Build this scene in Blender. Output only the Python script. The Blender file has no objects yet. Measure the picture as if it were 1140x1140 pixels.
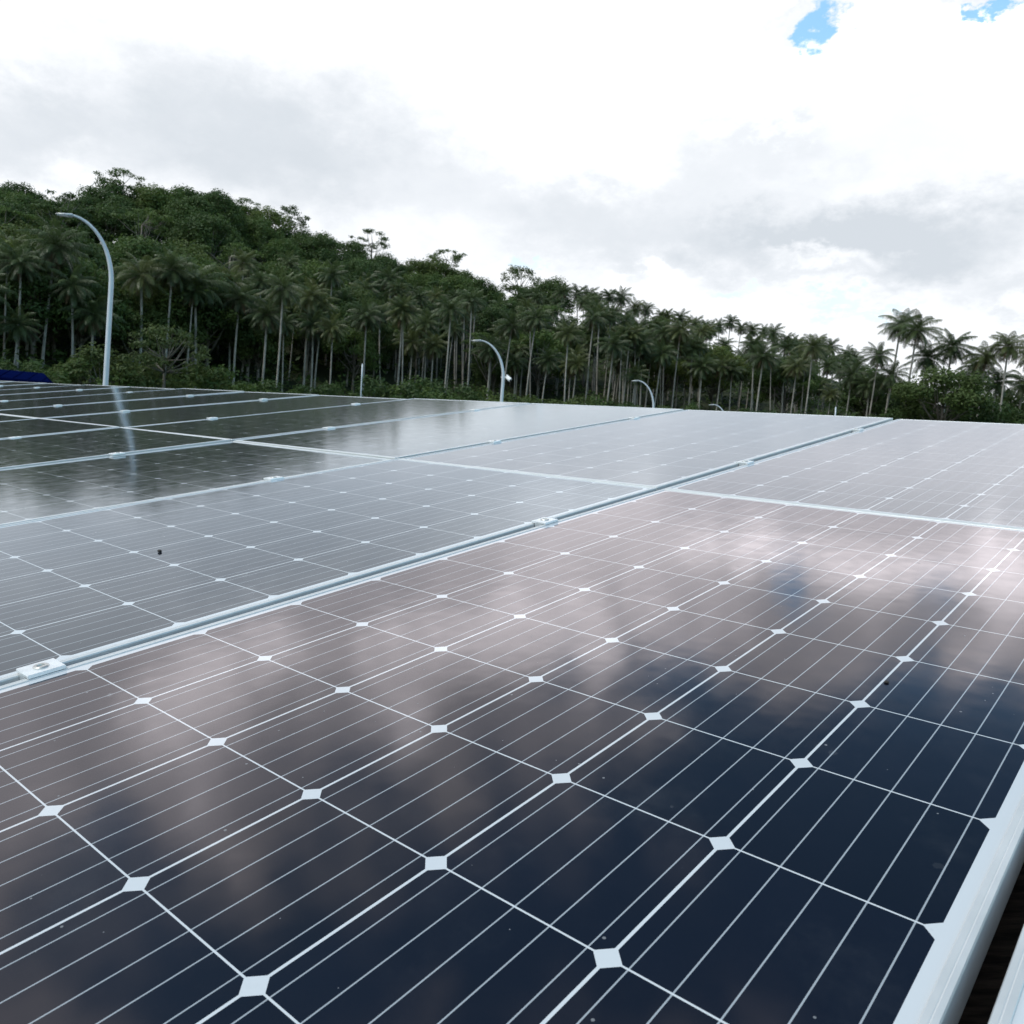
import bpy, bmesh, math, random
import numpy as np
from mathutils import Vector, Matrix

# ------------------------------------------------------------------ camera, sky, sun, exposure
SC = bpy.context.scene
COL = SC.collection
CAM_POS = Vector((0.0, 0.0, 3.7))
FPX, HALF = 925.16, 570.0
# columns: camera right, camera down, camera forward, in world axes (x right, y ahead, z up)
W = Matrix(((9.98341817e-01, 5.75640270e-02, 0.0),
            (2.17256063e-03, -3.76790548e-02, 9.99287531e-01),
            (5.75230144e-02, -9.97630529e-01, -3.77416373e-02)))
cam_data = bpy.data.cameras.new("camera")
cam = bpy.data.objects.new("camera", cam_data)
COL.objects.link(cam)
right, down, fwd = W.col[0], W.col[1], W.col[2]
R3 = Matrix((right, -down, -fwd)).transposed()
cam.matrix_world = Matrix.Translation(CAM_POS) @ R3.to_4x4()
cam_data.sensor_width = 36.0
cam_data.lens = 36.0 * FPX / 1140.0
cam_data.clip_start = 0.02
cam_data.clip_end = 5000.0
cam_data.dof.use_dof = True
cam_data.dof.focus_distance = 1.1
cam_data.dof.aperture_fstop = 22.0
SC.camera = cam

SUN_EL, SUN_AZ = math.radians(55), math.radians(-125)      # azimuth from +y towards +x
sun_dir = Vector((math.sin(SUN_AZ) * math.cos(SUN_EL), math.cos(SUN_AZ) * math.cos(SUN_EL), math.sin(SUN_EL)))
sd = bpy.data.lights.new("sun", 'SUN')
sd.energy = 1.7
sd.angle = math.radians(12)
sd.color = (1.0, 0.97, 0.92)
sun = bpy.data.objects.new("sun", sd)
COL.objects.link(sun)
sun.rotation_euler = (-sun_dir).to_track_quat('-Z', 'Y').to_euler()

SC.view_settings.view_transform = 'Standard'
SC.view_settings.look = 'None'
SC.view_settings.exposure = 0.25
SC.view_settings.gamma = 1.0
SC.render.engine = 'CYCLES'
SC.cycles.max_bounces = 6
SC.cycles.transparent_max_bounces = 4


class NT:
    """Small helper round a node tree."""
    def __init__(self, tree):
        self.t = tree
        tree.nodes.clear()

    def n(self, kind, **kw):
        nd = self.t.nodes.new(kind)
        for k, v in kw.items():
            setattr(nd, k, v)
        return nd

    def put(self, sock, v):
        if isinstance(v, bpy.types.NodeSocket):
            self.t.links.new(v, sock)
        elif v is not None:
            sock.default_value = v

    def m(self, op, a, b=None, c=None, clamp=False):
        nd = self.n('ShaderNodeMath', operation=op, use_clamp=clamp)
        self.put(nd.inputs[0], a)
        self.put(nd.inputs[1], b)
        self.put(nd.inputs[2], c)
        return nd.outputs[0]

    def step(self, v, a, b, lo=0.0, hi=1.0, kind='SMOOTHSTEP'):
        nd = self.n('ShaderNodeMapRange', interpolation_type=kind)
        self.put(nd.inputs[0], v)
        for i, x in enumerate((a, b, lo, hi)):
            self.put(nd.inputs[i + 1], x)
        return nd.outputs[0]

    def mix(self, f, a, b):
        nd = self.n('ShaderNodeMix', data_type='RGBA')
        self.put(nd.inputs[0], f)
        self.put(nd.inputs[6], a)
        self.put(nd.inputs[7], b)
        return nd.outputs[2]

    def noise(self, vec, scale, detail=4.0, rough=0.55, out=0):
        nd = self.n('ShaderNodeTexNoise')
        if vec is not None:
            self.put(nd.inputs['Vector'], vec)
        nd.inputs['Scale'].default_value = scale
        nd.inputs['Detail'].default_value = detail
        nd.inputs['Roughness'].default_value = rough
        return nd.outputs[out]


def build_world():
    w = bpy.data.worlds.new("World")
    SC.world = w
    w.use_nodes = True
    T = NT(w.node_tree)
    out = T.n('ShaderNodeOutputWorld')
    sky = T.n('ShaderNodeTexSky', sky_type='NISHITA')
    sky.sun_disc = False
    sky.sun_elevation = SUN_EL
    sky.sun_rotation = SUN_AZ
    sky.air_density = 1.2
    sky.dust_density = 1.6
    sky.ozone_density = 0.6
    tc = T.n('ShaderNodeTexCoord')
    d = tc.outputs['Generated']
    sep = T.n('ShaderNodeSeparateXYZ')
    T.put(sep.inputs[0], d)
    x, y, z = sep.outputs
    deg = 180 / math.pi
    az0 = T.m('MULTIPLY', T.m('ARCTAN2', x, y), deg)
    el0 = T.m('MULTIPLY', T.m('ARCSINE', z), deg)
    # flattened direction so that cloud layers lie along the horizon
    cmb = T.n('ShaderNodeCombineXYZ')
    T.put(cmb.inputs[0], x); T.put(cmb.inputs[1], y); T.put(cmb.inputs[2], T.m('MULTIPLY', z, 1.7))
    dv = cmb.outputs[0]
    n_big = T.noise(dv, 3.2, 5.0, 0.55)
    n_mid = T.noise(dv, 8.0, 6.0, 0.6)
    n_low = T.noise(dv, 1.6, 3.0, 0.5)
    wob = T.n('ShaderNodeTexNoise')
    T.put(wob.inputs['Vector'], dv)
    wob.inputs['Scale'].default_value = 6.0
    wob.inputs['Detail'].default_value = 5.0
    sw = T.n('ShaderNodeSeparateXYZ')
    T.put(sw.inputs[0], wob.outputs['Color'])
    wob2 = T.n('ShaderNodeTexNoise')
    T.put(wob2.inputs['Vector'], dv)
    wob2.inputs['Scale'].default_value = 24.0
    wob2.inputs['Detail'].default_value = 5.0
    wob2.inputs['Roughness'].default_value = 0.65
    sw2 = T.n('ShaderNodeSeparateXYZ')
    T.put(sw2.inputs[0], wob2.outputs['Color'])
    az = T.m('ADD', az0, T.m('MULTIPLY', T.m('SUBTRACT', sw.outputs[0], 0.5), 15.0))
    el = T.m('ADD', el0, T.m('MULTIPLY', T.m('SUBTRACT', sw.outputs[1], 0.5), 9.0))
    az = T.m('ADD', az, T.m('MULTIPLY', T.m('SUBTRACT', sw2.outputs[0], 0.5), 7.0))
    el = T.m('ADD', el, T.m('MULTIPLY', T.m('SUBTRACT', sw2.outputs[1], 0.5), 5.5))

    def blob(a, e, ra, re, inner=0.35, azs=az, els=el):
        u = T.m('DIVIDE', T.m('SUBTRACT', azs, a), ra)
        v = T.m('DIVIDE', T.m('SUBTRACT', els, e), re)
        r = T.m('SQRT', T.m('ADD', T.m('MULTIPLY', u, u), T.m('MULTIPLY', v, v)))
        return T.step(r, 1.0, inner, 0.0, 1.0)

    def total(terms):
        acc = None
        for k, t in terms:
            s = T.m('MULTIPLY', t, k)
            acc = s if acc is None else T.m('ADD', acc, s)
        return acc
    # open blue gaps in the cloud
    thin = T.step(el, 33, 50)
    gaps = total([(1.5, blob(31, 43, 20, 15.5, 0.5)), (1.2, blob(9.5, 34.3, 5.0, 2.6, 0.2)), (0.6, blob(15, 40, 11, 8, 0.3)),
                  (0.62, thin), (0.25, blob(6, 50, 24, 7, 0.3)), (0.35, blob(-25, 48.5, 15, 6, 0.2)),
                  (0.85, blob(19.0, 28.0, 2.9, 2.6, 0.0)), (0.9, blob(27.4, 28.3, 1.9, 1.6, 0.0)),
                  (0.5, blob(0.6, 14.4, 3.4, 1.4, 0.1)), (0.38, blob(21, 11.3, 6, 1.3, 0.1)),
                  (0.3, blob(13, 12.4, 4, 1.2, 0.1))])
    # streaky high cloud, drawn out upwards
    cs = T.n('ShaderNodeCombineXYZ')
    T.put(cs.inputs[0], T.m('DIVIDE', az, 6.5)); T.put(cs.inputs[1], T.m('DIVIDE', el, 11.0))
    streak = T.noise(cs.outputs[0], 1.0, 4.0, 0.55)
    back = T.step(T.m('ABSOLUTE', az0), 50, 85)
    amp = T.step(el0, 24, 34, 0.8, 1.8)
    field = T.m('SUBTRACT', T.m('ADD', 0.86, T.m('MULTIPLY', T.m('SUBTRACT', n_big, 0.5), amp)), gaps)
    field = T.m('ADD', field, T.m('MULTIPLY', T.m('SUBTRACT', streak, 0.5), T.step(el0, 26, 33, 0.0, 2.0)))
    field = T.m('SUBTRACT', field, T.m('MULTIPLY', back, T.step(az0, -20, 60, 0.34, 1.15)))
    cover = T.step(field, 0.15, 0.65)
    cover = T.m('MAXIMUM', cover, T.step(el0, 36, 28, 0.0, 0.06))
    # grey cloud bellies
    grey = total([(0.75, blob(-18, 20.0, 19, 6.0, 0.1)), (0.55, blob(-33, 19, 9, 4.5, 0.1)),
                  (0.95, blob(21, 15.6, 16, 4.2, 0.15)), (0.55, blob(4, 17.5, 14, 4.5, 0.1)),
                  (0.35, blob(14, 21, 9, 3.5, 0.1)), (0.4, blob(-10, 41, 14, 8, 0.1)),
                  (0.45, blob(31, 12.3, 7, 1.6, 0.1)),
                  (0.4, blob(-2, 37, 9, 3, 0.1)), (0.3, blob(-24, 37, 9, 3.5, 0.1))])
    white = total([(0.8, blob(18.5, 14.6, 5.0, 1.5, 0.1)), (0.5, blob(9.5, 13.5, 3.0, 1.6, 0.1)),
                   (0.35, blob(2, 24, 14, 5, 0.1)), (0.95, blob(15, 25.0, 9, 3.4, 0.1)), (1.1, blob(28, 26.0, 12, 3.6, 0.1)), (0.3, blob(4, 29, 14, 5, 0.1)), (0.85, blob(-1, 30.5, 9, 4, 0.1)), (0.85, blob(-24, 29, 8, 5, 0.1)), (0.6, blob(-12, 30, 9, 3.5, 0.1)), (0.6, blob(-14, 35, 4, 6, 0.1)), (0.5, blob(2, 36, 3.5, 5, 0.1))])
    g = T.m('SUBTRACT', grey, white)
    g = T.m('ADD', g, T.m('MULTIPLY', T.m('SUBTRACT', n_mid, 0.5), 0.5))
    g = T.m('ADD', g, T.m('MULTIPLY', T.m('SUBTRACT', n_low, 0.5), 0.5))
    g = T.m('ADD', g, T.step(el0, 31, 22, 0.0, 0.30))
    g = T.m('ADD', g, T.m('MULTIPLY', blob(19.5, 28, 7, 5, 0.0), 0.35))
    g = T.m('ADD', g, T.m('MULTIPLY', blob(27.4, 29, 6, 4, 0.0), 0.35))
    g = T.m('ADD', g, T.step(el, 30, 42, 0.0, 0.50))
    g = T.m('ADD', g, T.m('MULTIPLY', T.m('SUBTRACT', 0.5, streak), T.step(el0, 24, 31, 0.0, 3.4)))
    ramp = T.n('ShaderNodeValToRGB')
    cr = ramp.color_ramp
    cr.elements[0].position = 0.0; cr.elements[0].color = (2.4, 2.4, 2.44, 1)
    cr.elements[1].position = 1.0; cr.elements[1].color = (0.58, 0.625, 0.675, 1)
    e = cr.elements.new(0.25); e.color = (1.3, 1.31, 1.34, 1)
    e = cr.elements.new(0.45); e.color = (0.90, 0.925, 0.955, 1)
    e = cr.elements.new(0.65); e.color = (0.76, 0.79, 0.83, 1)
    T.put(ramp.inputs[0], T.m('MULTIPLY_ADD', g, 0.55, 0.31, clamp=True))
    bg_sky = T.n('ShaderNodeBackground')
    tint = T.n('ShaderNodeMix', data_type='RGBA', blend_type='MULTIPLY')
    tint.inputs[0].default_value = 1.0
    T.put(tint.inputs[6], sky.outputs[0])
    tint.inputs[7].default_value = (0.84, 1.13, 1.12, 1)
    T.put(bg_sky.inputs[0], tint.outputs[2])
    T.put(bg_sky.inputs[1], T.step(el0, 37, 29, 0.10, 0.23))
    bg_cl = T.n('ShaderNodeBackground')
    T.put(bg_cl.inputs[0], ramp.outputs[0])
    bg_cl.inputs[1].default_value = 1.0
    ms = T.n('ShaderNodeMixShader')
    T.put(ms.inputs[0], cover)
    T.put(ms.inputs[1], bg_sky.outputs[0])
    T.put(ms.inputs[2], bg_cl.outputs[0])
    T.put(out.inputs[0], ms.outputs[0])


build_world()

# ------------------------------------------------------------------ object helpers
def obj(name, mesh, mat=None, parent=None, loc=None):
    o = bpy.data.objects.new(name, mesh)
    COL.objects.link(o)
    if mat is not None and mesh is not None and not mesh.materials:
        mesh.materials.append(mat)
    if parent is not None:
        o.parent = parent
    if loc is not None:
        o.location = loc
    return o


def tag(o, label=None, cat=None, group=None, kind=None):
    if label: o["label"] = label
    if cat: o["category"] = cat
    if group: o["group"] = group
    if kind: o["kind"] = kind
    return o


def thing(name, label, cat, loc=(0, 0, 0), group=None):
    o = bpy.data.objects.new(name, None)
    COL.objects.link(o)
    o.empty_display_size = 0.2
    o.location = loc
    return tag(o, label, cat, group)


def dup(root, label=None, group=None):
    r = root.copy()
    COL.objects.link(r)
    if label: r["label"] = label
    if group: r["group"] = group
    kids = []
    for ch in root.children:
        c = ch.copy()
        COL.objects.link(c)
        c.parent = r
        kids.append(c)
        for g in ch.children:
            d = g.copy()
            COL.objects.link(d)
            d.parent = c
    return r, kids


def mesh_from(name, verts, faces, smooth=False):
    me = bpy.data.meshes.new(name)
    me.from_pydata([tuple(v) for v in verts], [], faces)
    if smooth:
        me.polygons.foreach_set('use_smooth', [True] * len(me.polygons))
    me.update()
    return me


def bm_mesh(name, bm, smooth=False):
    me = bpy.data.meshes.new(name)
    bmesh.ops.recalc_face_normals(bm, faces=bm.faces)
    bm.to_mesh(me)
    bm.free()
    if smooth:
        me.polygons.foreach_set('use_smooth', [True] * len(me.polygons))
    return me


def add_box(bm, x0, x1, y0, y1, z0, z1):
    vs = [bm.verts.new(p) for p in ((x0, y0, z0), (x1, y0, z0), (x1, y1, z0), (x0, y1, z0),
                                    (x0, y0, z1), (x1, y0, z1), (x1, y1, z1), (x0, y1, z1))]
    for f in ((0, 3, 2, 1), (4, 5, 6, 7), (0, 1, 5, 4), (1, 2, 6, 5), (2, 3, 7, 6), (3, 0, 4, 7)):
        bm.faces.new([vs[i] for i in f])
    return vs


def tube_data(pts, radii, n=10, cap=True):
    """Tapered tube along points: (verts, faces)."""
    V, F = [], []
    pts = [Vector(p) for p in pts]
    prev = None
    for i, p in enumerate(pts):
        t = (pts[min(i + 1, len(pts) - 1)] - pts[max(i - 1, 0)]).normalized()
        if prev is None:
            a = t.orthogonal().normalized()
        else:
            a = (prev - t * prev.dot(t)).normalized()
        prev = a
        b = t.cross(a)
        for k in range(n):
            an = 2 * math.pi * k / n
            V.append(p + (a * math.cos(an) + b * math.sin(an)) * radii[i])
    for i in range(len(pts) - 1):
        for k in range(n):
            k2 = (k + 1) % n
            F.append((i * n + k, i * n + k2, (i + 1) * n + k2, (i + 1) * n + k))
    if cap:
        F.append(tuple(range(n))[::-1])
        F.append(tuple((len(pts) - 1) * n + k for k in range(n)))
    return V, F


def join_data(parts):
    V, F = [], []
    for v, f in parts:
        o = len(V)
        V += list(v)
        F += [tuple(i + o for i in q) for q in f]
    return V, F


def ray(px, py):
    return (W @ Vector(((px - HALF) / FPX, (py - HALF) / FPX, 1.0))).normalized()


def at(px, py, dist):
    """Point on the ray through a photograph pixel at the given horizontal distance."""
    d = ray(px, py)
    return CAM_POS + d * (dist / math.hypot(d.x, d.y))


def azim(px):
    d = ray(px, 460)
    return math.degrees(math.atan2(d.x, d.y))


# ------------------------------------------------------------------ materials
def pmat(name, col, rough=0.5, metal=0.0, spec=0.5):
    m = bpy.data.materials.new(name)
    m.use_nodes = True
    T = NT(m.node_tree)
    out = T.n('ShaderNodeOutputMaterial')
    b = T.n('ShaderNodeBsdfPrincipled')
    b.inputs['Base Color'].default_value = (*col, 1)
    b.inputs['Roughness'].default_value = rough
    b.inputs['Metallic'].default_value = metal
    b.inputs['Specular IOR Level'].default_value = spec
    T.put(out.inputs[0], b.outputs[0])
    return m, T, b


def mat_varied(name, c1, c2, scale, rough=0.6, metal=0.0, spec=0.4, bump=0.0, stretch=(1, 1, 1), detail=5.0):
    m, T, b = pmat(name, c1, rough, metal, spec)
    tc = T.n('ShaderNodeTexCoord')
    mp = T.n('ShaderNodeMapping')
    mp.inputs['Scale'].default_value = stretch
    T.put(mp.inputs[0], tc.outputs['Object'])
    n = T.noise(mp.outputs[0], scale, detail, 0.6)
    f = T.step(n, 0.3, 0.7)
    T.put(b.inputs['Base Color'], T.mix(f, (*c1, 1), (*c2, 1)))
    T.put(b.inputs['Roughness'], T.step(n, 0.2, 0.8, max(0.05, rough - 0.1), min(1.0, rough + 0.12), 'LINEAR'))
    if bump > 0:
        bp = T.n('ShaderNodeBump')
        bp.inputs['Strength'].default_value = 0.5
        bp.inputs['Distance'].default_value = bump
        T.put(bp.inputs['Height'], n)
        T.put(b.inputs['Normal'], bp.outputs[0])
    return m


S = 0.159           # pitch of the cells


def mat_laminate():
    """Mono cells with chamfered corners, five ribbons and white backsheet under one glass."""
    m, T, b = pmat("cell_glass", (0.01, 0.013, 0.03), 0.09, 0.0, 0.5)
    tc = T.n('ShaderNodeTexCoord')
    sp = T.n('ShaderNodeSeparateXYZ')
    T.put(sp.inputs[0], tc.outputs['Object'])
    x, y = sp.outputs[0], sp.outputs[1]
    u, v = T.m('DIVIDE', x, S), T.m('DIVIDE', y, S)
    inside = T.m('MULTIPLY', T.m('MULTIPLY', T.m('GREATER_THAN', u, 0.0), T.m('LESS_THAN', u, 6.0)),
                 T.m('MULTIPLY', T.m('GREATER_THAN', v, 0.0), T.m('LESS_THAN', v, 12.0)))
    fu, fv = T.m('FRACT', u), T.m('FRACT', v)
    iu, iv = T.m('FLOOR', u), T.m('FLOOR', v)
    du = T.m('MINIMUM', fu, T.m('SUBTRACT', 1.0, fu))       # distance to the cell border
    dv = T.m('MINIMUM', fv, T.m('SUBTRACT', 1.0, fv))
    in_u = T.m('GREATER_THAN', du, 0.0082)
    in_v = T.m('GREATER_THAN', dv, 0.0052)
    cham = T.m('GREATER_THAN', T.m('ADD', du, dv), 0.073)
    cell = T.m('MULTIPLY', T.m('MULTIPLY', in_u, in_v), T.m('MULTIPLY', cham, inside))
    # ribbons at 0.1 0.3 0.5 0.7 0.9 of a cell, running the long way
    fb = T.m('FRACT', T.m('MULTIPLY', fu, 5.0))
    rib = T.m('LESS_THAN', T.m('ABSOLUTE', T.m('SUBTRACT', fb, 0.5)), 0.019)
    rib = T.m('MULTIPLY', rib, inside)
    # fine silver fingers across the ribbons (seen only as a slight lift of the tone)
    ff = T.m('FRACT', T.m('MULTIPLY', v, 88.0))
    fing = T.m('MULTIPLY', T.m('LESS_THAN', T.m('ABSOLUTE', T.m('SUBTRACT', ff, 0.5)), 0.022), 0.0)
    wn = T.n('ShaderNodeTexWhiteNoise', noise_dimensions='3D')
    cb = T.n('ShaderNodeCombineXYZ')
    T.put(cb.inputs[0], iu); T.put(cb.inputs[1], iv)
    oi = T.n('ShaderNodeObjectInfo')
    T.put(cb.inputs[2], T.m('MULTIPLY', oi.outputs['Random'], 37.0))
    T.put(wn.inputs['Vector'], cb.outputs[0])
    soft = T.noise(tc.outputs['Object'], 9.0, 3.0)
    tone = T.m('ADD', T.m('MULTIPLY', wn.outputs['Value'], 0.45), T.m('MULTIPLY', soft, 0.55))
    cellcol = T.mix(tone, (0.0012, 0.0020, 0.0052, 1), (0.0030, 0.0046, 0.0115, 1))
    cellcol = T.mix(fing, cellcol, (0.30, 0.31, 0.33, 1))
    colr = T.mix(cell, (0.52, 0.545, 0.57, 1), cellcol)
    ribw = T.m('MULTIPLY', rib, cell)
    colr = T.mix(ribw, colr, (0.30, 0.33, 0.36, 1))
    # dust film: specks, dried drop marks and faint smears with shapes of their own
    vo = T.n('ShaderNodeTexVoronoi')
    vo.inputs['Scale'].default_value = 17.0
    vo.inputs['Randomness'].default_value = 1.0
    ad = T.n('ShaderNodeVectorMath', operation='ADD')
    T.put(ad.inputs[0], tc.outputs['Object'])
    sc = T.n('ShaderNodeVectorMath', operation='SCALE')
    T.put(sc.inputs[0], T.noise(tc.outputs['Object'], 60.0, 2.0, 0.6, 1))
    sc.inputs['Scale'].default_value = 0.012
    T.put(ad.inputs[1], sc.outputs[0])
    T.put(vo.inputs['Vector'], ad.outputs[0])
    pick = T.n('ShaderNodeSeparateColor')
    T.put(pick.inputs[0], vo.outputs['Color'])
    size = T.step(pick.outputs[0], 0.3, 1.0, 0.0, 0.085, 'LINEAR')
    speck = T.m('MULTIPLY', T.m('LESS_THAN', vo.outputs['Distance'], size), T.m('MULTIPLY', pick.outputs[1], 0.17))
    smear = T.step(T.noise(tc.outputs['Object'], 5.0, 6.0, 0.7), 0.52, 0.85, 0.0, 0.04)
    vo2 = T.n('ShaderNodeTexVoronoi')
    vo2.inputs['Scale'].default_value = 60.0
    T.put(vo2.inputs['Vector'], tc.outputs['Object'])
    p2 = T.n('ShaderNodeSeparateColor')
    T.put(p2.inputs[0], vo2.outputs['Color'])
    dots = T.m('MULTIPLY', T.m('LESS_THAN', vo2.outputs['Distance'], T.step(p2.outputs[0], 0.45, 1.0, 0.0, 0.085, 'LINEAR')), 0.35)
    dust = T.m('ADD', T.m('ADD', speck, smear), dots, clamp=True)
    colr = T.mix(dust, colr, (0.42, 0.44, 0.46, 1))
    T.put(b.inputs['Base Color'], colr)
    b.inputs['Specular IOR Level'].default_value = 0.0
    rn = T.noise(tc.outputs['Object'], 26.0, 4.0)
    b.inputs['Roughness'].default_value = 0.7
    gl = T.n('ShaderNodeBsdfGlossy', distribution='GGX')
    T.put(gl.inputs['Color'], oi.outputs['Color'])
    T.put(gl.inputs['Roughness'], T.m('ADD', T.step(rn, 0.3, 0.7, 0.085, 0.12), T.m('MULTIPLY', dust, 0.5)))
    bp = T.n('ShaderNodeBump')
    bp.inputs['Strength'].default_value = 0.25
    bp.inputs['Distance'].default_value = 0.0012
    T.put(bp.inputs['Height'], T.noise(tc.outputs['Object'], 11.0, 2.0))
    T.put(gl.inputs['Normal'], bp.outputs[0])
    fr = T.n('ShaderNodeFresnel')
    fr.inputs['IOR'].default_value = 1.5
    ms = T.n('ShaderNodeMixShader')
    # textured solar glass with a dust film turns mirror-like sooner towards grazing than plain glass
    lw = T.n('ShaderNodeLayerWeight')
    lw.inputs['Blend'].default_value = 0.5
    graze = T.step(lw.outputs['Facing'], 0.64, 0.90, 0.0, 0.15)
    T.put(ms.inputs[0], T.m('ADD', fr.outputs[0], graze, clamp=True))
    T.put(ms.inputs[1], b.outputs[0])
    T.put(ms.inputs[2], gl.outputs[0])
    outn = [q for q in m.node_tree.nodes if q.type == 'OUTPUT_MATERIAL'][0]
    T.put(outn.inputs[0], ms.outputs[0])
    return m


M = {}
M['laminate'] = mat_laminate()
M['frame'] = mat_varied("anodised_frame", (0.52, 0.535, 0.54), (0.58, 0.59, 0.595), 14.0, 0.42, 0.3, 0.5, stretch=(1, 1, 1))
M['clamp'] = mat_varied("clamp_metal", (0.66, 0.68, 0.70), (0.80, 0.81, 0.82), 60.0, 0.38, 0.5, 0.5)
M['bolt'] = mat_varied("bolt_steel", (0.42, 0.42, 0.42), (0.62, 0.61, 0.58), 90.0, 0.35, 0.8, 0.5)
M['rail'] = mat_varied("rail_metal", (0.40, 0.41, 0.42), (0.5, 0.51, 0.52), 20.0, 0.45, 0.6, 0.5)
M['roof'] = mat_varied("brown_roof", (0.022, 0.016, 0.013), (0.10, 0.070, 0.055), 16.0, 0.85, 0.0, 0.2, 0.004, stretch=(1, 7, 1))
M['post'] = mat_varied("canopy_steel", (0.30, 0.31, 0.32), (0.38, 0.39, 0.40), 6.0, 0.5, 0.3, 0.4)
M['galv'] = mat_varied("galvanised_pole", (0.42, 0.46, 0.50), (0.54, 0.58, 0.62), 5.0, 0.45, 0.25, 0.5, stretch=(4, 4, 0.6))
M['lamp'] = mat_varied("lamp_housing", (0.50, 0.52, 0.54), (0.60, 0.62, 0.64), 12.0, 0.4, 0.2, 0.5)
M['lens'] = pmat("lamp_lens", (0.70, 0.71, 0.70), 0.15)[0]
M['white'] = mat_varied("white_paint", (0.70, 0.71, 0.72), (0.80, 0.80, 0.80), 8.0, 0.4, 0.0, 0.5)
M['black'] = pmat("black_plastic", (0.02, 0.02, 0.022), 0.3)[0]
M['blue'] = mat_varied("blue_sheet", (0.0012, 0.0035, 0.030), (0.002, 0.005, 0.038), 2.0, 0.9, 0.0, 0.0)
M['plaster'] = mat_varied("grey_plaster", (0.30, 0.30, 0.29), (0.38, 0.37, 0.36), 3.0, 0.85)
M['trunk_palm'] = mat_varied("palm_bark", (0.18, 0.165, 0.145), (0.33, 0.305, 0.27), 3.0, 0.9, 0.0, 0.2, 0.02, stretch=(1, 1, 6))
M['trunk'] = mat_varied("bark", (0.10, 0.085, 0.07), (0.20, 0.18, 0.155), 4.0, 0.9, 0.0, 0.2, 0.02, stretch=(3, 3, 1))
M['pebble'] = mat_varied("dark_grit", (0.010, 0.009, 0.008), (0.03, 0.025, 0.022), 300.0, 0.7)


def mat_leaf(name, dark, light, yellow=None, rough=0.55, spec=0.3, trans=0.4):
    m = bpy.data.materials.new(name)
    m.use_nodes = True
    T = NT(m.node_tree)
    out = T.n('ShaderNodeOutputMaterial')
    b = T.n('ShaderNodeBsdfPrincipled')
    at_ = T.n('ShaderNodeAttribute', attribute_name='tone')
    oi = T.n('ShaderNodeObjectInfo')
    f = T.m('ADD', T.m('MULTIPLY', at_.outputs['Fac'], 0.65), T.m('MULTIPLY', oi.outputs['Random'], 0.35))
    c = T.mix(f, (*dark, 1), (*light, 1))
    if yellow:
        c = T.mix(T.step(oi.outputs['Random'], 0.55, 1.0, 0.0, 0.6), c, (*yellow, 1))
    T.put(b.inputs['Base Color'], c)
    b.inputs['Roughness'].default_value = rough
    b.inputs['Specular IOR Level'].default_value = spec
    tr = T.n('ShaderNodeBsdfTranslucent')
    T.put(tr.inputs[0], c)
    ms = T.n('ShaderNodeMixShader')
    ms.inputs[0].default_value = trans
    T.put(ms.inputs[1], b.outputs[0])
    T.put(ms.inputs[2], tr.outputs[0])
    T.put(out.inputs[0], ms.outputs[0])
    return m


M['leaf_palm'] = mat_leaf("palm_leaf", (0.030, 0.048, 0.018), (0.105, 0.145, 0.055), (0.115, 0.125, 0.042), 0.42, 0.4, 0.35)
M['leaf_dry'] = mat_leaf("dry_frond", (0.05, 0.036, 0.022), (0.12, 0.085, 0.05), None, 0.8, 0.1, 0.2)
M['leaf_dark'] = mat_leaf("dark_leaf", (0.036, 0.066, 0.020), (0.094, 0.145, 0.042), (0.100, 0.125, 0.032))
M['leaf_mid'] = mat_leaf("green_leaf", (0.052, 0.092, 0.024), (0.128, 0.185, 0.050), (0.132, 0.158, 0.038))
M['leaf_pale'] = mat_leaf("pale_leaf", (0.040, 0.062, 0.020), (0.105, 0.140, 0.045), None)


def mat_ground():
    m, T, b = pmat("ground_cover", (0.08, 0.075, 0.06), 0.9, 0.0, 0.2)
    ge = T.n('ShaderNodeNewGeometry')
    n1 = T.noise(ge.outputs['Position'], 0.05, 6.0)
    n2 = T.noise(ge.outputs['Position'], 1.3, 6.0)
    veg = T.mix(n2, (0.012, 0.020, 0.008, 1), (0.045, 0.050, 0.025, 1))
    lot = T.mix(n2, (0.045, 0.044, 0.042, 1), (0.075, 0.072, 0.068, 1))
    sp = T.n('ShaderNodeSeparateXYZ')
    T.put(sp.inputs[0], ge.outputs['Position'])
    r = T.m('SQRT', T.m('ADD', T.m('MULTIPLY', sp.outputs[0], sp.outputs[0]), T.m('MULTIPLY', sp.outputs[1], sp.outputs[1])))
    f = T.step(T.m('ADD', r, T.m('MULTIPLY', n1, 8.0)), 58, 66)
    T.put(b.inputs['Base Color'], T.mix(f, lot, veg))
    return m


M['ground'] = mat_ground()

# ------------------------------------------------------------------ terrain
SIL = [(-260, 250), (-120, 228), (0, 215), (40, 212), (75, 209), (125, 209), (150, 213), (200, 212), (230, 222), (262, 226), (285, 242), (315, 247),
       (345, 250), (385, 270), (405, 273), (430, 277), (448, 285), (490, 293), (520, 298), (545, 310), (570, 318),
       (600, 318), (660, 322), (690, 328), (720, 342), (760, 351), (800, 354), (830, 357), (850, 366), (890, 373),
       (930, 381), (955, 395), (975, 420), (1000, 432), (1050, 440), (1140, 440), (1400, 440)]


def sil(px):
    return float(np.interp(px, [a for a, _ in SIL], [b for _, b in SIL]))


def hor_tan(px, py):
    d = ray(px, py)
    return d.z / math.hypot(d.x, d.y)


def px_of_az(a):
    # photograph column that looks along a bearing, near the skyline
    return HALF + FPX * math.tan(a) if abs(a) < 1.2 else (HALF + FPX * math.tan(1.2) * (1 if a > 0 else -1))


def front(px):
    return 84.0 + 0.052 * max(-300.0, min(1500.0, px))


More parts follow.
